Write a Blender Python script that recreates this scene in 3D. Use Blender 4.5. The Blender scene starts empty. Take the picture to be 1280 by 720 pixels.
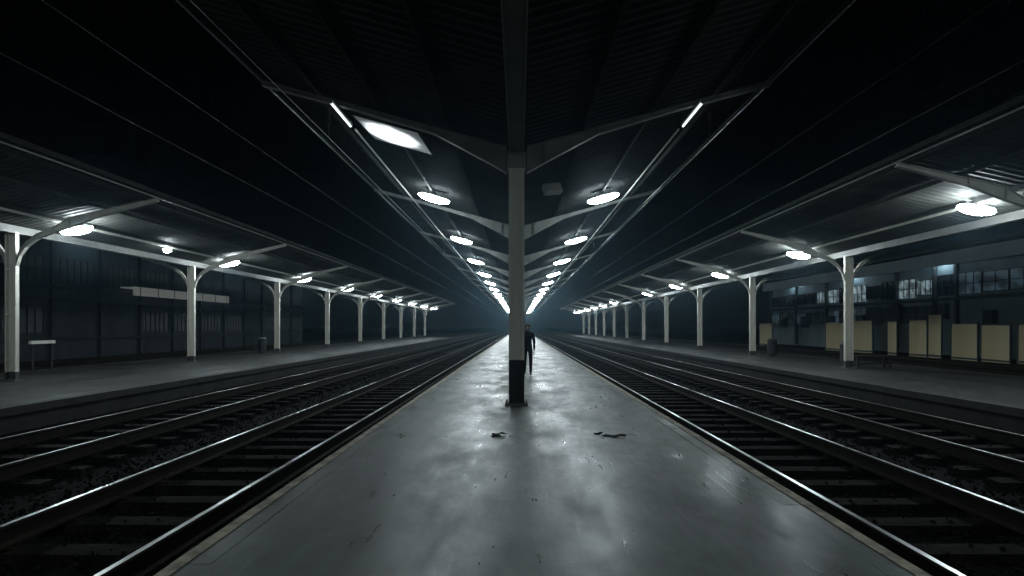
import bpy, math, random
from mathutils import Vector, Matrix
random.seed(7)
scene = bpy.context.scene
COL = scene.collection

# ------------------------------------------------------------ materials
def new_mat(name):
    m = bpy.data.materials.new(name); m.use_nodes = True
    nt = m.node_tree
    return m, nt, nt.nodes["Principled BSDF"]

def ramp(nt, src, stops):
    r = nt.nodes.new("ShaderNodeValToRGB")
    el = r.color_ramp.elements
    while len(el) < len(stops): el.new(0.5)
    for e, (p, c) in zip(el, stops):
        e.position = p; e.color = (c[0], c[1], c[2], 1)
    nt.links.new(src, r.inputs[0])
    return r

def noise(nt, vec, scale, detail=6, rough=0.6):
    n = nt.nodes.new("ShaderNodeTexNoise")
    n.inputs["Scale"].default_value = scale
    n.inputs["Detail"].default_value = detail
    n.inputs["Roughness"].default_value = rough
    nt.links.new(vec, n.inputs["Vector"])
    return n

def pmat(name, c1, c2, scale=3, rough=(0.5, 0.7), metal=0.0, bump=0.2, bscale=30, spec=0.5, streak=False):
    m, nt, b = new_mat(name)
    tc = nt.nodes.new("ShaderNodeTexCoord")
    vec = tc.outputs["Object"]
    if streak:
        mp = nt.nodes.new("ShaderNodeMapping"); mp.inputs["Scale"].default_value = (1, 1, 0.12)
        nt.links.new(vec, mp.inputs["Vector"]); vec2 = mp.outputs[0]
    else: vec2 = vec
    n = noise(nt, vec2, scale)
    r = ramp(nt, n.outputs["Fac"], [(0.35, c1), (0.65, c2)])
    nt.links.new(r.outputs[0], b.inputs["Base Color"])
    n2 = noise(nt, vec, scale * 2.3)
    mr = nt.nodes.new("ShaderNodeMapRange")
    mr.inputs["From Min"].default_value = 0.3; mr.inputs["From Max"].default_value = 0.7
    mr.inputs["To Min"].default_value = rough[0]; mr.inputs["To Max"].default_value = rough[1]
    nt.links.new(n2.outputs["Fac"], mr.inputs["Value"]); nt.links.new(mr.outputs[0], b.inputs["Roughness"])
    b.inputs["Metallic"].default_value = metal
    b.inputs["Specular IOR Level"].default_value = spec
    if bump > 0:
        n3 = noise(nt, vec, bscale, 4)
        bp = nt.nodes.new("ShaderNodeBump"); bp.inputs["Strength"].default_value = bump
        bp.inputs["Distance"].default_value = 0.02
        nt.links.new(n3.outputs["Fac"], bp.inputs["Height"]); nt.links.new(bp.outputs[0], b.inputs["Normal"])
    return m

def emat(name, col, strength, vary=0, lo=0.12):
    m, nt, b = new_mat(name)
    b.inputs["Base Color"].default_value = (0.5, 0.5, 0.5, 1)
    b.inputs["Emission Color"].default_value = (*col, 1)
    b.inputs["Emission Strength"].default_value = strength
    if vary:
        tc = nt.nodes.new("ShaderNodeTexCoord")
        oi = nt.nodes.new("ShaderNodeObjectInfo")
        ad = nt.nodes.new("ShaderNodeVectorMath"); ad.operation = 'ADD'
        nt.links.new(tc.outputs["Object"], ad.inputs[0]); nt.links.new(oi.outputs["Location"], ad.inputs[1])
        n = noise(nt, ad.outputs[0], vary, 3)
        r = ramp(nt, n.outputs["Fac"], [(0.42, tuple(c*lo for c in col)), (0.6, col)])
        nt.links.new(r.outputs[0], b.inputs["Emission Color"])
    return m

def column_mat(name, top1, top2, bottom, zsplit):
    m = pmat(name, top1, top2, 2.2, (0.45, 0.65), 0, 0.15, 25, streak=True)
    nt = m.node_tree; b = nt.nodes["Principled BSDF"]
    src = b.inputs["Base Color"].links[0].from_socket
    tc = nt.nodes.new("ShaderNodeTexCoord"); sp = nt.nodes.new("ShaderNodeSeparateXYZ")
    nt.links.new(tc.outputs["Object"], sp.inputs[0])
    n = noise(nt, tc.outputs["Object"], 14)
    ad = nt.nodes.new("ShaderNodeMath"); ad.operation = 'MULTIPLY_ADD'
    ad.inputs[1].default_value = 0.06; nt.links.new(n.outputs["Fac"], ad.inputs[0]); nt.links.new(sp.outputs[2], ad.inputs[2])
    gt = nt.nodes.new("ShaderNodeMath"); gt.operation = 'GREATER_THAN'; gt.inputs[1].default_value = zsplit
    nt.links.new(ad.outputs[0], gt.inputs[0])
    mx = nt.nodes.new("ShaderNodeMix"); mx.data_type = 'RGBA'
    nt.links.new(gt.outputs[0], mx.inputs["Factor"])
    mx.inputs["A"].default_value = (*bottom, 1); nt.links.new(src, mx.inputs["B"])
    nt.links.new(mx.outputs["Result"], b.inputs["Base Color"])
    return m

M_col = column_mat("cream_column_paint", (0.58, 0.57, 0.49), (0.84, 0.81, 0.71), (0.012, 0.012, 0.012), 0.90)
M_col2 = column_mat("pale_column_paint", (0.56, 0.54, 0.46), (0.80, 0.78, 0.70), (0.05, 0.05, 0.05), 0.30)
M_arm = pmat("grey_steel_paint", (0.15, 0.15, 0.14), (0.25, 0.25, 0.23), 2, (0.5, 0.7), 0, 0.1)
M_arm2 = pmat("pale_arm_paint", (0.42, 0.41, 0.37), (0.60, 0.58, 0.52), 2, (0.45, 0.65), 0, 0.1)
M_drip = pmat("pale_drip_rail", (0.38, 0.38, 0.37), (0.55, 0.55, 0.52), 2, (0.35, 0.5), 0.3, 0.0)
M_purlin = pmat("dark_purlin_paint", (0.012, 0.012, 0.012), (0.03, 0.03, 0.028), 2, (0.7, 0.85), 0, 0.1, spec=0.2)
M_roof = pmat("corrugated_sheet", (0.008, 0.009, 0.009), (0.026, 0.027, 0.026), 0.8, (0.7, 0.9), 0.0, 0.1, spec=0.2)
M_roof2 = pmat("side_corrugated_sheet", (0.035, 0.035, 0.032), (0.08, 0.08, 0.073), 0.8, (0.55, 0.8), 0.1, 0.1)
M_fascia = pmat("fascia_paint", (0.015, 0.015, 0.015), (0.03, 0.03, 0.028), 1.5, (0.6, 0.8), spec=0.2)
M_gutter = pmat("gutter_paint", (0.14, 0.14, 0.13), (0.22, 0.215, 0.20), 1.2, (0.5, 0.7))
M_conc = pmat("rough_concrete", (0.07, 0.072, 0.068), (0.13, 0.13, 0.12), 2, (0.7, 0.9), 0, 0.5, 20)
M_housing = pmat("lamp_housing", (0.5, 0.5, 0.5), (0.6, 0.6, 0.6), 2, (0.4, 0.5), 0, 0)
M_lamp = emat("lamp_diffuser", (0.82, 0.95, 1.0), 95)
M_lamp2 = emat("side_lamp_diffuser", (0.82, 0.95, 1.0), 125)
M_tube = emat("thin_tube_glow", (0.85, 0.95, 1.0), 1.6)
M_eaveslight = emat("hidden_eaves_glow", (0.75, 0.92, 1.0), 60)  # for the added lights behind the eaves fascia
M_panel, nt, b = new_mat("painted_roof_glow")  # soft patch of lamplit roof, its falloff painted into the emission
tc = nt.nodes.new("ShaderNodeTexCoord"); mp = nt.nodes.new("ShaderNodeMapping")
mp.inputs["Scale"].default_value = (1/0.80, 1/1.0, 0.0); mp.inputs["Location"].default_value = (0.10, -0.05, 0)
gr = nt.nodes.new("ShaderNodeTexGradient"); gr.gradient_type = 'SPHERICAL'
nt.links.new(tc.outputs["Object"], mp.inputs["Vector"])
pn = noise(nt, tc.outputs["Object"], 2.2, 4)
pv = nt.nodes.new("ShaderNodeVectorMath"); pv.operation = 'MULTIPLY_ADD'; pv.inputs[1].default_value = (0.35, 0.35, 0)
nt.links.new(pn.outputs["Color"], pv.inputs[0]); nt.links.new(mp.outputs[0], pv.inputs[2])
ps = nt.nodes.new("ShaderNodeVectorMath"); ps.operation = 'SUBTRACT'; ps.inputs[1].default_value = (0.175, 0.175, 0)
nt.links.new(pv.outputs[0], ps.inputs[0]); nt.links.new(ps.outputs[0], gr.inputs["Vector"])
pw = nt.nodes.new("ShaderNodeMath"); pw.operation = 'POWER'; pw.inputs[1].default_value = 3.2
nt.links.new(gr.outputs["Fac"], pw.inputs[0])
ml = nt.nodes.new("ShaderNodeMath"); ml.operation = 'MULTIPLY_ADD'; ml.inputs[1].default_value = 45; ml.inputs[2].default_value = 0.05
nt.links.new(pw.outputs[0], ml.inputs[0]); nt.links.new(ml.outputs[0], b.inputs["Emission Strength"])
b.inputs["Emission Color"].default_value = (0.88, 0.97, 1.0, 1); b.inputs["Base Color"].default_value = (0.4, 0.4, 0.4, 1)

M_rust = pmat("rusty_steel", (0.010, 0.008, 0.006), (0.022, 0.016, 0.011), 6, (0.75, 0.9), 0.0, 0.2, spec=0.15)
M_railtop = pmat("polished_rail", (0.50, 0.50, 0.50), (0.74, 0.74, 0.73), 3, (0.26, 0.38), 1.0, 0.02)
M_railtop2 = pmat("duller_rail", (0.22, 0.215, 0.21), (0.38, 0.37, 0.36), 3, (0.32, 0.46), 1.0, 0.02)
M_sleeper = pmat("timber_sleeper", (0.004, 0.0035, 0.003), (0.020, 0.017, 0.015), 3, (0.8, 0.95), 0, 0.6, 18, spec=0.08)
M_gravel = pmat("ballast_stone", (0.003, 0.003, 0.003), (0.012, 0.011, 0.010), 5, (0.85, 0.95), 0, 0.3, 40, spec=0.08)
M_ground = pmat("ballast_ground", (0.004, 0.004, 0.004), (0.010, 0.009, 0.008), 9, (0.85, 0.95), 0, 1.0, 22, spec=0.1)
M_wire = pmat("wire_copper", (0.12, 0.13, 0.12), (0.2, 0.2, 0.19), 3, (0.35, 0.5), 0.8, 0)
M_black = pmat("black_metal", (0.012, 0.012, 0.013), (0.03, 0.03, 0.03), 4, (0.4, 0.6), 0, 0.1)
M_wood = pmat("bench_wood", (0.014, 0.011, 0.009), (0.03, 0.022, 0.016), 6, (0.6, 0.8), 0, 0.2, streak=False)

def platform_mat(name, c1, c2, r0, r1, bstr=0.2, spec=0.5):
    m, nt, b = new_mat(name)
    b.inputs["Specular IOR Level"].default_value = spec
    tc = nt.nodes.new("ShaderNodeTexCoord"); vec = tc.outputs["Object"]
    st = nt.nodes.new("ShaderNodeMapping"); st.inputs["Scale"].default_value = (1.0, 0.42, 1.0); st.inputs["Rotation"].default_value = (0, 0, 0.12)
    nt.links.new(vec, st.inputs["Vector"]); svec = st.outputs[0]
    n1 = noise(nt, svec, 0.7, 9, 0.66)
    r1n = ramp(nt, n1.outputs["Fac"], [(0.36, c1), (0.62, c2)])
    n2 = noise(nt, svec, 7, 10, 0.76)
    r2n = ramp(nt, n2.outputs["Fac"], [(0.3, (0.62, 0.62, 0.62)), (0.7, (1.2, 1.2, 1.2))])
    mx = nt.nodes.new("ShaderNodeMix"); mx.data_type = 'RGBA'; mx.blend_type = 'MULTIPLY'; mx.inputs["Factor"].default_value = 1
    nt.links.new(r1n.outputs[0], mx.inputs["A"]); nt.links.new(r2n.outputs[0], mx.inputs["B"])
    nt.links.new(mx.outputs["Result"], b.inputs["Base Color"])
    n3 = noise(nt, svec, 1.4, 11, 0.70)
    mr = nt.nodes.new("ShaderNodeMapRange"); mr.inputs["From Min"].default_value = 0.38; mr.inputs["From Max"].default_value = 0.62
    mr.inputs["To Min"].default_value = r0; mr.inputs["To Max"].default_value = r1
    nt.links.new(n3.outputs["Fac"], mr.inputs["Value"])
    sm = nt.nodes.new("ShaderNodeMapping"); sm.inputs["Scale"].default_value = (16, 1.3, 1); sm.inputs["Rotation"].default_value = (0, 0, -0.30)
    nt.links.new(vec, sm.inputs["Vector"])
    n6 = noise(nt, sm.outputs[0], 1.0, 6, 0.7)
    mr6 = nt.nodes.new("ShaderNodeMapRange"); mr6.inputs["From Min"].default_value = 0.55; mr6.inputs["From Max"].default_value = 0.75
    mr6.inputs["To Min"].default_value = 0.0; mr6.inputs["To Max"].default_value = 0.14
    nt.links.new(n6.outputs["Fac"], mr6.inputs["Value"])
    sb = nt.nodes.new("ShaderNodeMath"); sb.operation = 'SUBTRACT'
    nt.links.new(mr.outputs[0], sb.inputs[0]); nt.links.new(mr6.outputs[0], sb.inputs[1])
    nt.links.new(sb.outputs[0], b.inputs["Roughness"])
    n4 = noise(nt, vec, 1.9, 8, 0.55)
    bp = nt.nodes.new("ShaderNodeBump"); bp.inputs["Strength"].default_value = bstr; bp.inputs["Distance"].default_value = 0.03
    nt.links.new(n4.outputs["Fac"], bp.inputs["Height"])
    n5 = noise(nt, vec, 60, 3)
    bp2 = nt.nodes.new("ShaderNodeBump"); bp2.inputs["Strength"].default_value = 0.2; bp2.inputs["Distance"].default_value = 0.004
    nt.links.new(n5.outputs["Fac"], bp2.inputs["Height"]); nt.links.new(bp.outputs[0], bp2.inputs["Normal"])
    nt.links.new(bp2.outputs[0], b.inputs["Normal"])
    return m
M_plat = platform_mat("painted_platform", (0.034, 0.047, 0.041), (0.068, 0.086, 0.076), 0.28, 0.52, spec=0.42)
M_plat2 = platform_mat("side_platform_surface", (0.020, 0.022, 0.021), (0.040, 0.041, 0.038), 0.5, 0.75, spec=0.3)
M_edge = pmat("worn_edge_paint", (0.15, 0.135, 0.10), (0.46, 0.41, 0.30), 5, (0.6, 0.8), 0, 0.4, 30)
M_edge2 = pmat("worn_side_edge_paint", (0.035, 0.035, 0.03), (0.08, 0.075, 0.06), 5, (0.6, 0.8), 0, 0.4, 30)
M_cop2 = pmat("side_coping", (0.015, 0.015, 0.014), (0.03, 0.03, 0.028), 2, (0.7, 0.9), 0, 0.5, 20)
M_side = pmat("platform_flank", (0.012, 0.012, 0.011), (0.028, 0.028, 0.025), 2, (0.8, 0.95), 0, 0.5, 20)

# ------------------------------------------------------------ mesh builder
class MB:
    def __init__(s): s.v = []; s.f = []; s.m = []
    def box(s, c, d, mi=0, rot=None):
        hx, hy, hz = d[0]/2, d[1]/2, d[2]/2
        pts = [(-hx,-hy,-hz),(hx,-hy,-hz),(hx,hy,-hz),(-hx,hy,-hz),(-hx,-hy,hz),(hx,-hy,hz),(hx,hy,hz),(-hx,hy,hz)]
        o = len(s.v)
        for p in pts:
            q = Vector(p)
            if rot is not None: q = rot @ q
            s.v.append((q.x+c[0], q.y+c[1], q.z+c[2]))
        for f in [(0,3,2,1),(4,5,6,7),(0,1,5,4),(1,2,6,5),(2,3,7,6),(3,0,4,7)]:
            s.f.append(tuple(o+i for i in f)); s.m.append(mi)
        return s
    def prism_y(s, prof, y0, y1, mi=0, mis=None):
        n = len(prof); o = len(s.v)
        for y in (y0, y1):
            for (x, z) in prof: s.v.append((x, y, z))
        for i in range(n):
            j = (i+1) % n
            s.f.append((o+i, o+j, o+n+j, o+n+i)); s.m.append(mis[i] if mis else mi)
        s.f.append(tuple(o+i for i in reversed(range(n)))); s.m.append(mi)
        s.f.append(tuple(o+n+i for i in range(n))); s.m.append(mi)
        return s
    def loft(s, rings, mi=0):
        n = len(rings[0]); o = len(s.v)
        for r in rings: s.v += [tuple(p) for p in r]
        for i in range(len(rings)-1):
            for k in range(n):
                k2 = (k+1) % n
                s.f.append((o+i*n+k, o+i*n+k2, o+(i+1)*n+k2, o+(i+1)*n+k)); s.m.append(mi)
        s.f.append(tuple(o+k for k in reversed(range(n)))); s.m.append(mi)
        s.f.append(tuple(o+(len(rings)-1)*n+k for k in range(n))); s.m.append(mi)
        return s
    def tube(s, pts, r, seg=8, mi=0, r2=None):
        o = len(s.v); n = len(pts); P = [Vector(p) for p in pts]
        for i, p in enumerate(P):
            t = (P[min(i+1, n-1)] - P[max(i-1, 0)]).normalized()
            a = Vector((0,0,1)) if abs(t.z) < 0.9 else Vector((1,0,0))
            u = t.cross(a).normalized(); w = t.cross(u)
            rr = r if r2 is None else r + (r2-r)*i/(n-1)
            for k in range(seg):
                an = 2*math.pi*k/seg
                q = p + (u*math.cos(an) + w*math.sin(an))*rr
                s.v.append(tuple(q))
        for i in range(n-1):
            for k in range(seg):
                k2 = (k+1) % seg
                s.f.append((o+i*seg+k, o+i*seg+k2, o+(i+1)*seg+k2, o+(i+1)*seg+k)); s.m.append(mi)
        s.f.append(tuple(o+k for k in reversed(range(seg)))); s.m.append(mi)
        s.f.append(tuple(o+(n-1)*seg+k for k in range(seg))); s.m.append(mi)
        return s
    def mesh(s, name, mats, smooth=False):
        me = bpy.data.meshes.new(name); me.from_pydata(s.v, [], s.f)
        for m in (mats if isinstance(mats, (list, tuple)) else [mats]): me.materials.append(m)
        me.polygons.foreach_set("material_index", s.m)
        if smooth: me.polygons.foreach_set("use_smooth", [True]*len(s.f))
        me.update()
        return me
    def obj(s, name, mats, parent=None, loc=(0,0,0), smooth=False, bevel=0, **props):
        o = bpy.data.objects.new(name, s.mesh(name, mats, smooth)); COL.objects.link(o)
        o.location = loc
        if parent: o.parent = parent
        if bevel:
            b = o.modifiers.new("bevel", 'BEVEL'); b.width = bevel; b.segments = 2; b.limit_method = 'ANGLE'
        for k, v in props.items(): o[k] = v
        return o

def put(name, me, parent, loc):
    o = bpy.data.objects.new(name, me); COL.objects.link(o); o.parent = parent; o.location = loc
    return o

def empty(name, loc=(0,0,0), parent=None, **props):
    e = bpy.data.objects.new(name, None); COL.objects.link(e); e.location = loc
    e.empty_display_size = 0.2
    if parent: e.parent = parent
    for k, v in props.items(): e[k] = v
    return e

def copy_tree(root, loc, parent=None, rotz=None, rot=None):
    r = root.copy(); COL.objects.link(r); r.location = loc
    r.parent = parent
    if rotz is not None: r.rotation_euler[2] = rotz
    if rot is not None: r.rotation_euler = rot
    def rec(src, dst):
        for ch in src.children:
            c = ch.copy(); COL.objects.link(c); c.parent = dst
            rec(ch, c)
    rec(root, r)
    return r

EYE = 1.5
# ------------------------------------------------------------ ground + platforms
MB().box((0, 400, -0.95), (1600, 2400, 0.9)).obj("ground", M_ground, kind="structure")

def platform(name, x0, x1, y0, y1, mat, cop, edge, ew=0.07):
    mb = MB()
    mb.prism_y([(x0+0.12, -0.55), (x1-0.12, -0.55), (x1-0.12, -0.16), (x1-0.26, -0.06), (x1-0.26, 0.0), (x0+0.26, 0.0), (x0+0.26, -0.06), (x0+0.12, -0.16)], y0, y1,
               mis=[3,3,3,3,0,3,3,3])
    y = y0
    while y < min(y1, 130):
        L = 1.2
        for s, xe in ((1, x0), (-1, x1)):
            dz = random.uniform(-0.0015, 0.0015)
            mb.box((xe + s*0.13 + random.uniform(-0.005, 0.005), y+L/2, -0.075+dz+0.0015), (0.26, L-0.005, 0.15), 1)
            mb.box((xe + s*(0.012+ew/2), y+L/2, 0.0035+dz+0.0015), (ew, L-0.007, 0.006), 2)
        y += L
    if y < y1:
        for s, xe in ((1, x0), (-1, x1)):
            mb.box((xe + s*0.13, (y+y1)/2, -0.075), (0.26, y1-y, 0.15), 1)
    return mb.obj(name, [mat, cop, edge, M_side], kind="structure")
platform("platform_pavement", -2.21, 2.49, -6, 300, M_plat, M_plat, M_edge, 0.09)
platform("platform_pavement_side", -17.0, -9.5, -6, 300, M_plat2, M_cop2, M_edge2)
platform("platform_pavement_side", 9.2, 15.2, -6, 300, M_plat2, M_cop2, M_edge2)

# ------------------------------------------------------------ tracks
tracks = [(-3.66, 0.77), (3.835, 0.80), (-7.15, 0.775), (7.15, 0.775), (-19.6, 0.775), (17.8, 0.775), (-23.6, 0.775), (21.8, 0.775)]
def rail_mesh(top):
    z0 = -0.38
    prof = [(-0.07, z0), (0.07, z0), (0.07, z0+0.015), (0.012, z0+0.035), (0.012, z0+0.13), (0.034, z0+0.145), (0.034, z0+0.166),
            (0.024, z0+0.18), (-0.024, z0+0.18), (-0.034, z0+0.166), (-0.034, z0+0.145), (-0.012, z0+0.13), (-0.012, z0+0.035), (-0.07, z0+0.015)]
    mis = [0,0,0,0,0,0,0,1,0,0,0,0,0,0]
    return MB().prism_y(prof, -6, 320, 0, mis).mesh("rail", [M_rust, top])
RM = rail_mesh(M_railtop); RM2 = rail_mesh(M_railtop2)
def sleeper_mesh(k):
    rnd = random.Random(k)
    mb = MB()
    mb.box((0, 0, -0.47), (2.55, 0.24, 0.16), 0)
    for s in (-1, 1):
        for d in (-0.105, 0.105):
            mb.box((s*0.785+d, 0, -0.378), (0.06, 0.12, 0.024), 1)
            mb.tube([(s*0.785+d, 0.03, -0.37), (s*0.785+d, 0.03, -0.345)], 0.014, 6, 1)
    me = mb.mesh("sleeper", [M_sleeper, M_rust])
    for v in me.vertices:
        v.co.x += rnd.uniform(-0.02, 0.02) if abs(v.co.x) > 1.2 else 0
        if v.co.z > -0.4 and abs(v.co.x) > 1.2: v.co.z += rnd.uniform(-0.006, 0.004)
    return me
SM = [sleeper_mesh(i) for i in range(5)]
labels = ["rusty rails with polished tops on timber sleepers beside the central platform"]*2 + \
         ["dim railway track on timber sleepers running beside the side platform"]*2 + \
         ["nearly black railway track on sleepers between side platform and building"]*4
for ti, (cx, hg) in enumerate(tracks):
    t = empty("railway_track", (cx, 0, 0), label=labels[ti], category="railway track", group="railway tracks between the platforms")
    for s in (-1, 1): put("rail", RM if (ti < 2 or ti > 3) else RM2, t, (s*hg, 0, 0))
    ys = 1.5 if ti < 2 else (5.0 if ti < 4 else 16.0)
    for i in range(100 if ti < 4 else 60):
        o = put("sleeper", SM[random.randrange(5)], t, (random.uniform(-0.03, 0.03), ys + i*0.68 + random.uniform(-0.03, 0.03), random.uniform(-0.02, 0)))
        o.rotation_euler[2] = random.uniform(-0.015, 0.015)
    mb = MB(); y = ys + (100 if ti < 4 else 60)*0.68
    while y < 300:
        mb.box((0, y, -0.47), (2.55, 0.24, 0.16)); y += 0.68
    mb.obj("distant_sleepers", M_sleeper, parent=t, kind="stuff")

def gravel():
    V = []; F = []
    base = [(1,0,0),(-1,0,0),(0,1,0),(0,-1,0),(0,0,1),(0,0,-1)]
    faces = [(0,2,4),(2,1,4),(1,3,4),(3,0,4),(2,0,5),(1,2,5),(3,1,5),(0,3,5)]
    def stone(x, y, z, r):
        o = len(V); a = random.uniform(0, 6.28); ca, sa = math.cos(a), math.sin(a)
        for b in base:
            k = random.uniform(0.6, 1.25)*r
            px, py, pz = b[0]*k, b[1]*k, b[2]*k*0.75
            V.append((x+px*ca-py*sa, y+px*sa+py*ca, z+pz+random.uniform(-.1,.1)*r))
        for f in faces: F.append(tuple(o+i for i in f))
    for i in range(45000):
        side = random.choice((-1, 1))
        y = 2.0 + (random.random()**1.7)*40
        x = side*random.uniform(2.2 if side < 0 else 2.5, 9.1)
        r = random.uniform(0.015, 0.036)
        stone(x, y, -0.485 + random.uniform(0, 0.07) + (0.035 if random.random() < .3 else 0), r)
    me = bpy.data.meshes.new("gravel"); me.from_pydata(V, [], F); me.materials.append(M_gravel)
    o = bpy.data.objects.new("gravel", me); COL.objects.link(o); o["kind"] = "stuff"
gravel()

# ------------------------------------------------------------ canopies
def corrugated(xa, za, xb, zb, y0, y1, mat, pitch=0.22, amp=0.03):
    V = []; F = []; n = int((y1-y0)/(pitch/4))
    prof = [0, amp, amp, 0]
    for i in range(n+1):
        y = y0 + i*pitch/4
        if i % 4 == 0: y -= pitch*0.08
        if i % 4 == 3: y += pitch*0.08
        z = prof[i % 4]
        V += [(xa, y, za+z), (xb, y, zb+z)]
    for i in range(n):
        F.append((2*i, 2*i+1, 2*i+3, 2*i+2))
    me = bpy.data.meshes.new("roof_sheet"); me.from_pydata(V, [], F); me.materials.append(mat)
    return me

def arm_mesh(sx, lower, upper, mat, tw=0.012, fw=0.16):
    mb = MB(); n = len(lower)
    web = [(sx*x, z) for x, z in lower] + [(sx*x, z) for x, z in reversed(upper)]
    if sx < 0: web = web[::-1]
    mb.prism_y(web, -tw/2, tw/2)
    for chain, dz in ((lower, -0.018), (upper, 0.0)):
        for i in range(n-1):
            (x0, z0), (x1, z1) = chain[i], chain[i+1]
            p = [(sx*x0, z0+dz), (sx*x1, z1+dz), (sx*x1, z1+dz+0.018), (sx*x0, z0+dz+0.018)]
            if sx < 0: p = p[::-1]
            mb.prism_y(p, -fw/2, fw/2)
    for i in range(1, n-1):
        x = lower[i][0]; z0, z1 = lower[i][1], upper[i][1]
        mb.box((sx*x, 0, (z0+z1)/2), (0.012, fw*0.92, z1-z0-0.004))
    return mb.mesh("roof_arm", mat)

def canopy(cx, half, zc, ze, ys, y0, y1, colmesh, arms, purlins, label, gutter_w, footmesh, roofmat, headmesh=None, rr=0.02):
    root = empty("platform_canopy", (cx, ys[0], 0), label=label, category="canopy", group="canopies over the platforms")
    oy = ys[0]
    for s in (-1, 1):
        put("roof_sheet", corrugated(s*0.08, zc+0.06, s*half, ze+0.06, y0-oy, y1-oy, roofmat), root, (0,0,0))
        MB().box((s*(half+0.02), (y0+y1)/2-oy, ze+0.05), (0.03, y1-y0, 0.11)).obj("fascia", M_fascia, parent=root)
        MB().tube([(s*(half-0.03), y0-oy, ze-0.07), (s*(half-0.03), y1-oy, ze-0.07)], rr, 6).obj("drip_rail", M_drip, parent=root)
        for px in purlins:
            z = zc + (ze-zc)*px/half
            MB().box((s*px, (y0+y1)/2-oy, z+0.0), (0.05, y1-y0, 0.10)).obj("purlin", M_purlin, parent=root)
    mb = MB().box((0, (y0+y1)/2-oy, zc-0.03), (gutter_w, y1-y0, 0.16))
    mb.box((-gutter_w/2-0.02, (y0+y1)/2-oy, zc-0.03), (0.03, y1-y0, 0.21)); mb.box((gutter_w/2+0.02, (y0+y1)/2-oy, zc-0.03), (0.03, y1-y0, 0.21))
    mb.obj("gutter", M_gutter, parent=root)
    for y in ys:
        c = put("column", colmesh, root, (0, y-oy, 0))
        put("footing", footmesh, c, (0,0,0))
        if headmesh: put("column_head", headmesh, c, (0,0,0))
        for am in arms: put("roof_arm", am, root, (0, y-oy, 0))
    return root

# central
zc, ze = EYE+3.50, EYE+4.86
mb = MB()
H = EYE+3.06
w, t = 0.30, 0.022
mb.box((0, -0.15, H/2), (w, t, H)); mb.box((0, 0.15, H/2), (w, t, H)); mb.box((0, 0, H/2), (0.018, 0.276, H-0.002))
mb.tube([(0.10, -0.175, 0.12), (0.10, -0.175, H-0.05)], 0.014, 6)
cm = mb.mesh("column", M_col)
hd = MB().box((0, 0, (H+0.002+zc-0.12)/2), (0.36, 0.34, zc-0.12-H-0.004))
for zz in (H+0.08, H+0.24):
    for xx in (-0.13, 0.13): hd.tube([(xx, -0.168, zz), (xx, -0.187, zz)], 0.016, 6)
hdm = hd.mesh("column_head", M_arm)
ft = MB().box((0, 0, 0.018), (0.44, 0.44, 0.036))
for a in (-1, 1):
    for b_ in (-1, 1): ft.tube([(a*0.19, b_*0.19, 0.03), (a*0.19, b_*0.19, 0.07)], 0.014, 6)
fm = ft.mesh("footing", M_conc)
def zr(x): return zc + (ze-zc)*x/5.0 - 0.06
lowC = [(0.20, EYE+3.02), (0.55, EYE+3.22), (1.6, EYE+3.78), (3.2, EYE+4.26), (4.95, EYE+4.72)]
uppC = [(0.20, zr(0.2)), (0.55, zr(0.55)), (1.6, zr(1.6)), (3.2, zr(3.2)), (4.95, zr(4.95))]
armsC = [arm_mesh(s, lowC, uppC, M_arm, fw=0.13) for s in (-1, 1)]
ysC = [11.1 + 8.6*i for i in range(0, 18)]
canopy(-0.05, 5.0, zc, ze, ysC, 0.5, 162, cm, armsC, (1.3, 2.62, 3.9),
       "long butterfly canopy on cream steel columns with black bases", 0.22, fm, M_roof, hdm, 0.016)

def side_canopy(cx, half, ys, y0, y1, label):
    zc, ze = EYE+2.72, EYE+3.62
    mb = MB(); H = zc-0.1
    for s in (-1, 1):
        mb.box((s*0.125, 0, H/2), (0.045, 0.12, H))
    mb.box((0, 0.03, H/2), (0.204, 0.014, H-0.004))
    z = 0.6
    while z < H-0.3:
        mb.box((0, -0.035, z), (0.204, 0.03, 0.05)); z += 1.25
    cmesh = mb.mesh("column", M_col2)
    f = MB().box((0, 0, 0.03), (0.40, 0.28, 0.06)).mesh("footing", M_conc)
    def zr(x): return zc + (ze-zc)*x/half - 0.06
    low = [(0.15, EYE+1.70), (0.24, EYE+1.98), (0.42, EYE+2.23), (0.72, EYE+2.45), (1.15, EYE+2.62), (1.6, EYE+2.76), (half*0.6, zr(half*.6)-0.13), (half-0.05, zr(half)-0.07)]
    upp = [(x, zr(x)) for x, _ in low]
    for i, q in enumerate((1.86, 2.10, 2.34, 2.56, 2.73)): upp[i] = (low[i][0], EYE+q)
    am = [arm_mesh(s, low, upp, M_arm2, fw=0.11) for s in (-1, 1)]
    return canopy(cx, half, zc, ze, ys, y0, y1, cmesh, am, (1.3, 2.6, 3.7), label, 0.22, f, M_roof2)
ysL = [15.7 + 8.6*i for i in range(-1, 9)]
side_canopy(-14.0, 4.1, ysL, -2, 89, "low butterfly canopy on pale twin steel posts over side platform")
ysR = [12.3 + 8.6*i for i in range(-1, 12)]
side_canopy(12.1, 4.0, ysR, -2, 112, "low butterfly canopy on pale steel posts facing pale building")

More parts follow.
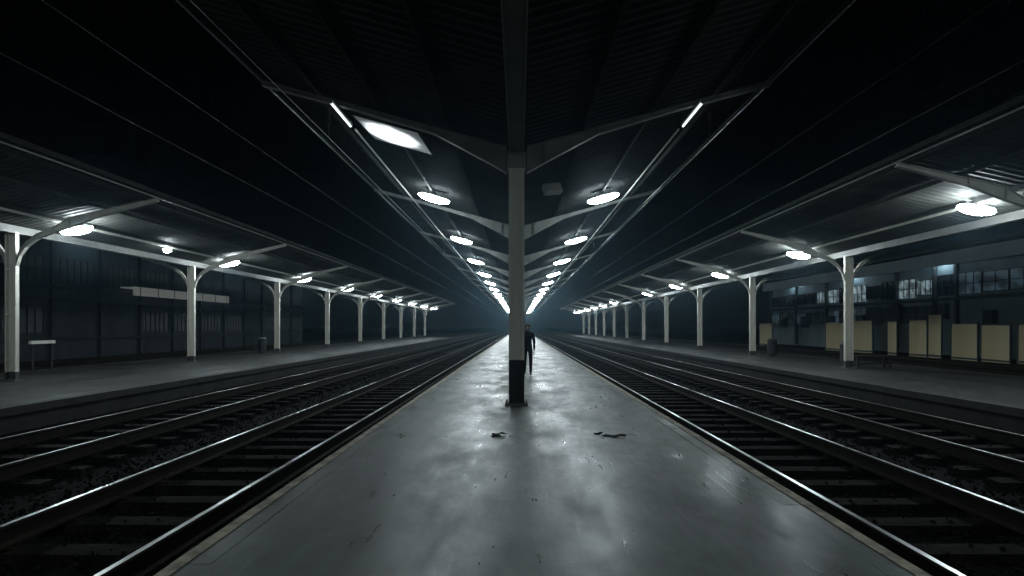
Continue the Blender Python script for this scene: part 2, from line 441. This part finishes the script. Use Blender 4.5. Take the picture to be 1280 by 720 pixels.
for x, y0, y1 in ((-12.75, 0, 88), (10.85, 0, 110)):
    mb = MB().tube([(x, y0, EYE+2.92), (x, y1, EYE+2.92)], 0.04, 8)
    y = y0+1.4
    while y < y1:
        mb.tube([(x, y, EYE+2.92), (x, y, EYE+3.0)], 0.012, 5); y += 4.3
    mb.obj("conduit_pipe", M_col2, smooth=False, label="long pale cable conduit pipe under the side canopy", category="pipe", group="conduit pipes under canopies")
for x in (-3.55, 3.45):
    MB().tube([(x, 12.3, EYE+4.28), (x, 160, EYE+4.28)], 0.024, 8).obj("conduit_pipe", M_arm2, label="thin cable conduit pipe under the central canopy", category="pipe", group="conduit pipes under canopies")
    tl = empty("tube_lamp", (x, 11.35, EYE+4.26), label="thin faintly glowing tube lamp below the canopy edge", category="lamp", group="thin tube lamps under the canopy")
    MB().tube([(0, -0.62, -0.03), (0, 0.62, -0.03)], 0.022, 10).obj("tube", M_tube, parent=tl)
    MB().box((0, 0, 0.02), (0.06, 1.36, 0.04)).box((0, -0.65, -0.02), (0.05, 0.05, 0.05)).box((0, 0.65, -0.02), (0.05, 0.05, 0.05)).obj("batten", M_arm, parent=tl)

# ------------------------------------------------------------ lamps
def stadium(W, D, z, n=8):
    r = D/2; c = W/2-r; pts = []
    for i in range(n+1):
        a = -math.pi/2 + math.pi*i/n; pts.append((c+r*math.cos(a), r*math.sin(a), z))
    for i in range(n+1):
        a = math.pi/2 + math.pi*i/n; pts.append((-c+r*math.cos(a), r*math.sin(a), z))
    return pts
def ellipse(W, D, z, n=18):
    return [(W/2*math.cos(2*math.pi*i/n), D/2*math.sin(2*math.pi*i/n), z) for i in range(n)]
def lamp_proto(name, mat, W=0.95, D=0.30, hang=0.16, dep=0.09, up=0.04, cover=0.9, group="", label=""):
    root = empty(name, (0, 0, -50), label=label, category="lamp", group=group)
    MB().loft([ellipse(W*cover, D*cover, up+0.002), ellipse(W*cover-0.02, D*cover-0.02, up+0.035), ellipse(W*cover-0.16, D*cover-0.12, up+0.06)]).obj("housing", M_housing, parent=root)
    MB().loft([ellipse(W*q, D*q, -dep*math.sqrt(max(0, 1-q*q))) for q in (0.2, 0.45, 0.65, 0.82, 0.94, 0.999)] + [ellipse(W*0.95, D*0.95, up)]).obj("diffuser", mat, parent=root)
    m = MB().box((0, 0, 0.085+hang), (W*0.66, 0.03, 0.015))
    for s in (-1, 1): m.tube([(s*W*0.25, 0, up+0.05), (s*W*0.25, 0, 0.085+hang)], 0.012, 6)
    m.obj("hanger", M_arm, parent=root)
    return root
slope = math.atan((ze-zc)/5.0)
LC = lamp_proto("ceiling_lamp", M_lamp, W=1.02, D=0.42, dep=0.13, up=0.03, group="lit lamps along the canopies", label="lit white oval lamp under the central canopy roof")
LN = lamp_proto("ceiling_lamp", M_lamp, W=1.02, D=0.42, dep=0.08, up=0.0, cover=1.12, group="lit lamps along the canopies", label="lit white oval lamp under the central canopy roof")
protos = [LC, LN]
for i in list(range(17)) + [-2]:
    for s in (-1, 1):
        y = 17.6 + 8.5*i - (1.5 if i < 0 else 0)
        o = copy_tree(LC if i >= 0 else LN, (s*2.62-0.02, y, EYE+4.0), rot=(0, -s*slope, 0))
LS = lamp_proto("ceiling_lamp", M_lamp2, W=0.92, D=0.36, hang=0.10, dep=0.13, up=0.045, cover=0.7, group="lit lamps along the canopies", label="lit white oval lamp under a side canopy by a post")
protos.append(LS)
for i in range(-1, 9):
    copy_tree(LS, (-12.75, 16.4 + 8.6*i, EYE+2.80), rot=(0, -0.15, 0))
for i in range(-1, 12):
    if i in (5,): continue
    copy_tree(LS, (10.85, 13.5 + 8.6*i, EYE+2.80), rot=(0, 0.15, 0))
copy_tree(LS, (-12.75, 20.6, EYE+2.80)).scale = (0.3, 0.5, 0.8)
root = empty("roof_glow_panel", (-2.66, 12.2, EYE+4.12), label="large white glowing panel standing in for a lamplit patch of canopy roof", category="light panel")
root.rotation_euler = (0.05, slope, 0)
fr = MB()
for s in (-1, 1):
    fr.box((s*0.68, 0, 0.0), (0.03, 1.75, 0.05)); fr.box((0, s*0.86, 0.0), (1.33, 0.03, 0.05))
fr.box((0, 0, 0.045), (1.41, 1.75, 0.02))
fr.obj("frame", M_purlin, parent=root)
MB().box((0, 0, -0.010), (1.32, 1.68, 0.03)).obj("diffuser", M_panel, parent=root)  # glow surface in place of roofing lit by a lamp
for p in protos:
    for ch in list(p.children): bpy.data.objects.remove(ch)
    bpy.data.objects.remove(p)

# ------------------------------------------------------------ overhead wires
ins = MB().tube([(0, 0, 0), (0, 0, 0.66)], 0.012, 6)
for q in range(3): ins.tube([(0, 0, 0.28+0.08*q), (0, 0, 0.32+0.08*q)], 0.04, 8)
insm = ins.mesh("insulator_bracket", M_purlin)
for x in (-3.72, 3.72, -7.15, 7.15):
    z = EYE+3.78 if abs(x) > 5 else EYE+3.70
    r = empty("overhead_wire", (x, 0, 0), label="thin overhead electric wire strung along above the track", category="wire", group="overhead wires above the tracks")
    MB().tube([(0, -6, z), (0, 300, z)], 0.008, 5).obj("contact_wire", M_wire, parent=r)
    if abs(x) > 5:
        MB().tube([(0, -6, EYE+4.9), (0, 300, EYE+4.9)], 0.007, 5).obj("carrier_wire", M_wire, parent=r)
    else:
        for k in range(9): put("insulator_bracket", insm, r, (0, 11.1+17.2*k, z))

# ------------------------------------------------------------ buildings
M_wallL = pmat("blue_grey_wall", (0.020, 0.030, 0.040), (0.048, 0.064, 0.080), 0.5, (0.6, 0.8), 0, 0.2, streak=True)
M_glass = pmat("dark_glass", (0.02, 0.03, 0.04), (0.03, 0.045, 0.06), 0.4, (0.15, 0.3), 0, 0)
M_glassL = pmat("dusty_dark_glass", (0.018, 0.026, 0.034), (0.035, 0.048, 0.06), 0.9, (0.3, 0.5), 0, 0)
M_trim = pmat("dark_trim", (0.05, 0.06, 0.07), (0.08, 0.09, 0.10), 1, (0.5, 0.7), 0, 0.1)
M_trimL = pmat("deep_blue_grey_trim", (0.022, 0.028, 0.034), (0.036, 0.044, 0.052), 1, (0.6, 0.8), 0, 0.1)  # darker blue-grey trim of the left building
M_whiteglow = pmat("glowing_white_fascia", (0.65, 0.65, 0.60), (0.8, 0.79, 0.73), 0.8, (0.5, 0.7), 0, 0.1)
_b = M_whiteglow.node_tree.nodes["Principled BSDF"]; _b.inputs["Emission Color"].default_value = (0.85, 0.9, 0.85, 1); _b.inputs["Emission Strength"].default_value = 0.09  # faint emission stands in for lamplight on the white awning
M_bar = pmat("white_bar_paint", (0.65, 0.65, 0.60), (0.8, 0.79, 0.73), 0.8, (0.5, 0.7), 0, 0.1)
M_wallR = pmat("pale_wall", (0.20, 0.27, 0.30), (0.38, 0.47, 0.51), 0.35, (0.6, 0.8), 0, 0.2, streak=True)
M_fasR = pmat("pale_blue_fascia", (0.44, 0.56, 0.62), (0.62, 0.74, 0.80), 0.5, (0.5, 0.7), 0, 0.1)
M_cream = pmat("cream_board", (0.76, 0.64, 0.36), (0.93, 0.81, 0.52), 0.6, (0.6, 0.8), 0, 0.1, streak=True)
M_winlit = emat("lit_window", (0.60, 0.85, 0.95), 0.30, vary=1.6)
M_windim = emat("dim_window", (0.35, 0.62, 0.85), 0.06, vary=1.2)

bl = empty("station_building", (-28, 42, -0.5), label="dark blue-grey building with rows of unlit windows", category="building")
Lb = 64.0; Hb = 7.3
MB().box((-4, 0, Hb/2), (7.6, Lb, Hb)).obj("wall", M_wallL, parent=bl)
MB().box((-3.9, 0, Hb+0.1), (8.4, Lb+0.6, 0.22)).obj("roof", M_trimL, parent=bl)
n = 16
pm = MB().box((0, 0, 0), (0.20, 0.25, Hb-0.06)).mesh("pilaster", M_wallL)
wm1 = MB()
wm1.box((0, 0, 0), (0.05, 3.3, 1.5), 0)
for k in range(7): wm1.box((0.04, -1.65+k*0.55, 0), (0.05, 0.045, 1.56), 1)
for k in range(3): wm1.box((0.036, 0, -0.76+k*0.76), (0.05, 3.36, 0.045), 1)
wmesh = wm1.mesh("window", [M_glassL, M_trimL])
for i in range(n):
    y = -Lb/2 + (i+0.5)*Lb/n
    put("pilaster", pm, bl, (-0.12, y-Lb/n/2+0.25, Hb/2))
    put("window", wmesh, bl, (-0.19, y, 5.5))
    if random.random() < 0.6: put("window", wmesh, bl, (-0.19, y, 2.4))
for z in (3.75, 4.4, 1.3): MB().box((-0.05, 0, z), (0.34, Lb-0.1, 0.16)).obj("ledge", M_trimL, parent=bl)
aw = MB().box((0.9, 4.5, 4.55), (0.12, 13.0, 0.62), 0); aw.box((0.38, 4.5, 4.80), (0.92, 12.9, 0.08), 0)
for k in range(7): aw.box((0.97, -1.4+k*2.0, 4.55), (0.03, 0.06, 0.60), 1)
aw.obj("awning", [M_whiteglow, M_trimL], parent=bl)
bar = empty("barrier", (-16.6, 19.8, 0), label="low white painted bar on two dark posts", category="barrier")
MB().box((0, 0, 0.98), (0.10, 1.0, 0.11)).obj("bar", M_bar, parent=bar)
for y in (-0.4, 0.4): MB().tube([(0, y, 0), (0, y, 0.92)], 0.03, 8).obj("post", M_black, parent=bar)

br = empty("station_hall", (30.5, 46, -0.5), label="pale two-storey building with dim glazed upper band", category="building")
Lr = 46.0; Hr = 7.4
MB().box((4, 0, Hr/2), (7.6, Lr, Hr)).obj("wall", M_wallR, parent=br)
MB().box((3.6, 0, Hr+0.08), (9.0, Lr+0.8, 0.2)).obj("roof", M_trim, parent=br)
MB().box((-0.75, 0, Hr-0.62), (0.18, Lr+0.6, 0.9)).box((-0.28, 0, Hr-0.36), (0.80, Lr+0.5, 0.08)).obj("eaves_fascia", M_fasR, parent=br)
def winmesh(W, Hh, nv, nh, mat):
    wr = MB(); wr.box((0, 0, 0), (0.05, W, Hh), 0)
    for k in range(nv+1): wr.box((-0.04, -W/2+k*W/nv, 0), (0.05, 0.05, Hh+0.06), 1)
    for k in range(nh+1): wr.box((-0.036, 0, -Hh/2+k*Hh/nh), (0.05, W+0.06, 0.05), 1)
    return wr.mesh("window", [mat, M_trim])
nr = 22
W = Lr/nr-0.10
WM = {k: [winmesh(W, h, nv, nh, m) for h, nv, nh in ((1.5, 3, 2), (1.1, 4, 1), (1.3, 2, 2))] for k, m in (("lit", M_winlit), ("dim", M_windim), ("dark", M_glass))}
for i in range(nr):
    y = -Lr/2 + (i+0.5)*Lr/nr
    if i > 8:
        put("window", random.choice(WM[random.choice(("lit", "lit", "dim", "dark"))]), br, (0.17, y, 5.0))
        put("window", random.choice(WM[random.choice(("dark", "dark", "dim"))]), br, (0.17, y, 2.95))
    else:
        put("window", random.choice(WM[random.choice(("dark", "dim", "dim", "lit"))]), br, (0.17, y, 5.0))
pmr = MB().box((0, 0, 0), (0.26, 0.22, Hr-0.8)).mesh("pilaster", M_trim)
for i in (0, 3, 5, 8, 9, 11, 14, 16, 19, 22): put("pilaster", pmr, br, (0.04, -Lr/2 + i*Lr/nr, Hr/2-0.3))
MB().box((0.0, 0, 4.0), (0.34, Lr-0.1, 0.22)).obj("ledge", M_trim, parent=br)
for k in range(9):
    y = -19 + k*4.9 + random.uniform(-1, 1)
    MB().box((0.02, y, random.uniform(2.5, 3.2)), (0.36, random.uniform(0.4, 1.3), random.uniform(0.6, 1.4))).obj("wall_cabinet", random.choice((M_trim, M_wallL, M_trim)), parent=br)
for y in (-16, -5, 6, 17):  # globes added out of sight behind the fascia to brighten wall and boards
    wl = empty("hidden_eaves_light", (30.22, 46+y, 6.25), label="added round light hidden behind the eaves fascia to brighten the building", category="lamp", group="added lights hidden behind the building eaves")
    rings = []
    for k in range(7):
        a = math.pi*(k+0.5)/7; rings.append([(0.11*math.sin(a)*math.cos(2*math.pi*j/12), 0.11*math.sin(a)*math.sin(2*math.pi*j/12), -0.11*math.cos(a)) for j in range(12)])
    MB().loft(rings).obj("globe", M_eaveslight, parent=wl)
    MB().tube([(0.0, 0, 0.108), (0.0, 0, 0.2), (0.10, 0, 0.24), (0.28, 0, 0.24)], 0.02, 6).obj("bracket", M_black, parent=wl)
hb = MB(); hb.box((0, 0, 0.5), (0.05, 0.97, 1.0), 0)
for y in (-0.49, 0.49): hb.box((0.01, y, 0.51), (0.09, 0.03, 1.04), 1)
hb.box((-0.035, 0, 0.05), (0.03, 0.96, 0.05), 1)
hbm = hb.mesh("hoarding_board", [M_cream, M_trim])
for (ya, yb, ht) in ((26.5, 30.9, 2.1), (31.2, 33.3, 2.1), (33.4, 35.6, 2.2), (36.4, 37.5, 2.8), (37.6, 39.4, 2.45), (40.6, 41.7, 2.4), (43.4, 46.2, 2.5), (46.3, 50.2, 2.35), (60.5, 64.0, 2.4)):
    o = put("hoarding_board", hbm, None, (27.0, (ya+yb)/2, -0.50)); o.rotation_euler = (random.uniform(-.015, .015), 0, random.uniform(-.05, .05))
    o.scale = (1, yb-ya, ht)
    o["label"] = "cream hoarding board standing upright in front of the building"; o["category"] = "hoarding"; o["group"] = "hoarding boards before the building"

# ------------------------------------------------------------ furniture
def bench(loc, rz, label):
    root = empty("bench", loc, label=label, category="bench", group="benches on the side platforms"); root.rotation_euler[2] = rz
    s = MB()
    for k in range(4): s.box((0, -0.18+k*0.12, 0.43), (1.5, 0.095, 0.035))
    s.obj("seat", M_wood, parent=root)
    for x in (-0.6, 0.6):
        MB().box((x, -0.17, 0.205), (0.06, 0.06, 0.41)).box((x, 0.17, 0.205), (0.06, 0.06, 0.41)).box((x, 0.0, 0.395), (0.05, 0.40, 0.03)).obj("leg", M_black, parent=root)
    MB().box((0, 0.05, 0.15), (1.15, 0.22, 0.04)).obj("shelf", M_wood, parent=root)
bench((13.1, 21.2, 0), math.radians(180), "low dark slatted bench beside a pale canopy post")
bench((14.1, 33.0, 0), math.radians(180), "low dark slatted bench beneath the side canopy")
bench((-15.2, 34.0, 0), 0, "low dark slatted bench beneath the side canopy")
def bin_(loc):
    root = empty("litter_bin", loc, label="dark round litter bin on the side platform", category="bin", group="litter bins on platforms")
    MB().tube([(0,0,0.08),(0,0,0.1),(0,0,0.8),(0,0,0.82)], 0.20, 16, r2=0.25).obj("body", M_black, parent=root)
    MB().tube([(0,0,0.82),(0,0,0.86),(0,0,0.92)], 0.27, 16, r2=0.15).obj("lid", M_trim, parent=root)
    MB().tube([(0,0,0),(0,0,0.08)], 0.10, 10).obj("foot", M_black, parent=root)
bin_((-15.0, 33.2, 0)); bin_((13.0, 22.6, 0)); bin_((12.9, 29.0, 0))

ls = empty("loudspeaker", (0.85, 14.6, EYE+3.55), label="pale box loudspeaker tilted below the canopy", category="loudspeaker")
ls.rotation_euler = (-0.35, -0.15, 0.35)
MB().prism_y([(-0.24, -0.13), (0.24, -0.13), (0.24, 0.13), (-0.24, 0.13)], -0.08, 0.10).obj("case", M_housing, parent=ls, bevel=0.02)
MB().box((0, -0.088, 0), (0.40, 0.012, 0.20)).obj("grille", M_arm2, parent=ls)
MB().tube([(0,0.03,0.12),(0,0.0,0.30)], 0.015, 6).obj("bracket", M_arm, parent=ls)

M_scrap = pmat("torn_scrap", (0.01, 0.01, 0.009), (0.035, 0.035, 0.03), 12, (0.8, 0.95), spec=0.2)
def scrap(loc, rz, sc, seed, label):
    rnd = random.Random(seed); V = []; F = []; n = 10
    for i in range(n):
        a = 2*math.pi*i/n; r = rnd.uniform(0.5, 1.1)*sc
        V.append((math.cos(a)*r*1.8, math.sin(a)*r, 0.006+rnd.random()**2*0.04))
    V.append((0, 0, 0.025))
    for i in range(n): F.append((i, (i+1) % n, n))
    me = bpy.data.meshes.new("torn_scrap"); me.from_pydata(V, [], F); me.materials.append(M_scrap)
    o = bpy.data.objects.new("torn_scrap", me); COL.objects.link(o); o.location = loc; o.rotation_euler[2] = rz
    sm = o.modifiers.new("t", 'SOLIDIFY'); sm.thickness = 0.004
    o["label"] = label; o["category"] = "litter"; o["group"] = "scraps lying on the platform"
scrap((-0.30, 7.9, 0), 0.9, 0.09, 1, "dark crumpled scrap lying on the platform floor")
scrap((1.30, 7.75, 0), -0.5, 0.10, 5, "dark torn scrap lying flat on the platform")
scrap((1.10, 7.95, 0), 0.3, 0.05, 9, "dark torn scrap lying flat on the platform")

# ------------------------------------------------------------ person
M_jacket = pmat("dark_jacket", (0.005, 0.006, 0.007), (0.011, 0.011, 0.013), 8, (0.85, 0.95), spec=0.1)
M_trouser = pmat("dark_trousers", (0.004, 0.004, 0.005), (0.009, 0.009, 0.010), 8, (0.85, 0.95), spec=0.1)
M_skin = pmat("skin", (0.14, 0.085, 0.06), (0.19, 0.115, 0.08), 8, (0.5, 0.6), 0, 0)
M_hair = pmat("dark_hair", (0.006, 0.005, 0.004), (0.015, 0.012, 0.01), 30, (0.6, 0.8))
def skin_obj(name, verts, edges, radii, root, mats, sub=2):
    me = bpy.data.meshes.new(name); me.from_pydata(verts, edges, [])
    o = bpy.data.objects.new(name, me); COL.objects.link(o)
    sk = o.modifiers.new("skin", 'SKIN'); sk.use_smooth_shade = True
    for i, r in enumerate(radii):
        d = me.skin_vertices[0].data[i]
        d.radius = r if isinstance(r, tuple) else (r, r)
        d.use_root = (i == root)
    if sub:
        s = o.modifiers.new("sub", 'SUBSURF'); s.levels = sub; s.render_levels = sub
    bpy.context.view_layer.update()
    dg = bpy.context.evaluated_depsgraph_get()
    me2 = bpy.data.meshes.new_from_object(o.evaluated_get(dg))
    bpy.data.objects.remove(o)
    return me2
V = [(0,0,0.93),(0,0.01,1.08),(0,0.0,1.24),(0,0.0,1.38),(0,-0.005,1.46),(0,-0.02,1.52),(0,-0.025,1.585),(0,-0.02,1.65),
     (0.17,0.0,1.37),(0.22,0.05,1.12),(0.22,0.0,0.89),(0.215,-0.03,0.81),
     (-0.17,0.0,1.37),(-0.225,-0.04,1.12),(-0.215,-0.14,0.91),(-0.21,-0.18,0.84),
     (0.09,0,0.87),(0.10,-0.14,0.50),(0.095,-0.17,0.09),(0.10,-0.30,0.045),
     (-0.09,0,0.87),(-0.10,0.04,0.50),(-0.095,0.27,0.13),(-0.10,0.19,0.045)]
E = [(0,1),(1,2),(2,3),(3,4),(4,5),(5,6),(6,7),(3,8),(8,9),(9,10),(10,11),(3,12),(12,13),(13,14),(14,15),(0,16),(16,17),(17,18),(18,19),(0,20),(20,21),(21,22),(22,23)]
R = [(0.15,0.11),(0.14,0.10),(0.16,0.11),(0.13,0.09),(0.055,0.055),(0.065,0.07),(0.078,0.092),(0.06,0.07),
     0.065,0.052,0.038,(0.042,0.022),0.065,0.052,0.038,(0.042,0.022),0.092,0.065,0.045,0.036,0.092,0.065,0.045,0.036]
bm_ = skin_obj("person", V, E, R, 0, None)
import bmesh
bmh = bmesh.new(); bmh.from_mesh(bm_)
for (hx, hy, hz) in ((0.215,-0.03,0.80), (-0.21,-0.18,0.83)):
    sgn = 1 if hx > 0 else -1
    for k, L in enumerate((0.062, 0.070, 0.066, 0.052)):
        oy = -0.028+0.019*k
        fm_ = skin_obj("f", [(hx, hy+oy, hz-0.0), (hx, hy+oy, hz-0.045), (hx-sgn*0.008, hy+oy, hz-0.045-L*0.5), (hx-sgn*0.026, hy+oy, hz-0.045-L*0.9)], [(0,1),(1,2),(2,3)], [0.010,0.0095,0.0085,0.0075], 0, None, 1)
        bmh.from_mesh(fm_)
    fm_ = skin_obj("f", [(hx-sgn*0.005, hy-0.025, hz+0.01), (hx-sgn*0.015, hy-0.05, hz-0.025), (hx-sgn*0.02, hy-0.055, hz-0.06)], [(0,1),(1,2)], [0.013,0.011,0.009], 0, None, 1)
    bmh.from_mesh(fm_)
for (c, r) in (((0,-0.118,1.585),(0.013,0.02,0.022)), ((0.078,-0.02,1.585),(0.012,0.02,0.03)), ((-0.078,-0.02,1.585),(0.012,0.02,0.03))):
    res = bmesh.ops.create_uvsphere(bmh, u_segments=10, v_segments=8, radius=1)
    for v in res["verts"]: v.co = Vector((c[0]+v.co.x*r[0], c[1]+v.co.y*r[1], c[2]+v.co.z*r[2]))
body = bpy.data.meshes.new("person"); bmh.to_mesh(body); bmh.free()
for m in (M_jacket, M_trouser, M_skin, M_black): body.materials.append(m)
for p in body.polygons:
    c = p.center; p.use_smooth = True
    if c.z > 1.475: i = 2
    elif abs(c.x) > 0.16 and c.z < 0.875: i = 2
    elif c.z > 0.90 or abs(c.x) > 0.185: i = 0
    elif c.z > 0.10 and not (c.y > 0.22 and c.z < 0.16): i = 1
    else: i = 3
    p.material_index = i
per = bpy.data.objects.new("person", body); COL.objects.link(per)
per["label"] = "person in dark jacket and trousers walking along the platform"; per["category"] = "person"
lo = min(v.co.z for v in body.vertices); per.location = (0.27, 18.1, -lo*0.95); per.scale = (0.95, 0.95, 0.95)
hb_ = bmesh.new(); res = bmesh.ops.create_uvsphere(hb_, u_segments=20, v_segments=14, radius=1)
for v in res["verts"]:
    x, y, z = v.co
    v.co = Vector((x*0.09, -0.008+y*0.10, 1.625+z*0.085))
dele = [v for v in hb_.verts if v.co.y < -0.06 and v.co.z < 1.64]
bmesh.ops.delete(hb_, geom=dele, context='VERTS')
hm = bpy.data.meshes.new("hair"); hb_.to_mesh(hm); hb_.free(); hm.materials.append(M_hair)
put("hair", hm, per, (0,0,0))

# ------------------------------------------------------------ world + moon
w = bpy.data.worlds.new("World"); scene.world = w; w.use_nodes = True
nt = w.node_tree; bg = nt.nodes["Background"]
sky = nt.nodes.new("ShaderNodeTexSky"); sky.sky_type = 'NISHITA'; sky.sun_disc = False
sky.sun_elevation = math.radians(8); sky.sun_rotation = math.radians(180)
mx = nt.nodes.new("ShaderNodeMix"); mx.data_type = 'RGBA'; mx.blend_type = 'MULTIPLY'; mx.inputs["Factor"].default_value = 1
mx.inputs["B"].default_value = (0.35, 0.6, 0.85, 1)
nt.links.new(sky.outputs[0], mx.inputs["A"]); nt.links.new(mx.outputs["Result"], bg.inputs["Color"])
bg.inputs["Strength"].default_value = 0.0006
vs = nt.nodes.new("ShaderNodeVolumeScatter"); vs.inputs["Density"].default_value = 0.0010
vs.inputs["Color"].default_value = (0.50, 0.80, 1.0, 1); vs.inputs["Anisotropy"].default_value = 0.86
nt.links.new(vs.outputs[0], nt.nodes["World Output"].inputs["Volume"])
sl = bpy.data.lights.new("moon", 'SUN'); sl.energy = 0.002; sl.angle = math.radians(0.5); sl.color = (0.8, 0.9, 1)
so = bpy.data.objects.new("moon", sl); COL.objects.link(so); so.rotation_euler = (math.radians(82), 0, 0)

# ------------------------------------------------------------ camera
cam = bpy.data.cameras.new("camera"); co = bpy.data.objects.new("camera", cam); COL.objects.link(co)
co.location = (0, 0, EYE); co.rotation_euler = (math.radians(90), 0, 0)
cam.lens = 711/1280*36; cam.sensor_width = 36
cam.shift_x = -9/1280; cam.shift_y = 49/1280
cam.clip_end = 3000; cam.clip_start = 0.05
scene.camera = co
scene.view_settings.view_transform = 'Standard'; scene.view_settings.look = 'None'
scene.view_settings.exposure = 0
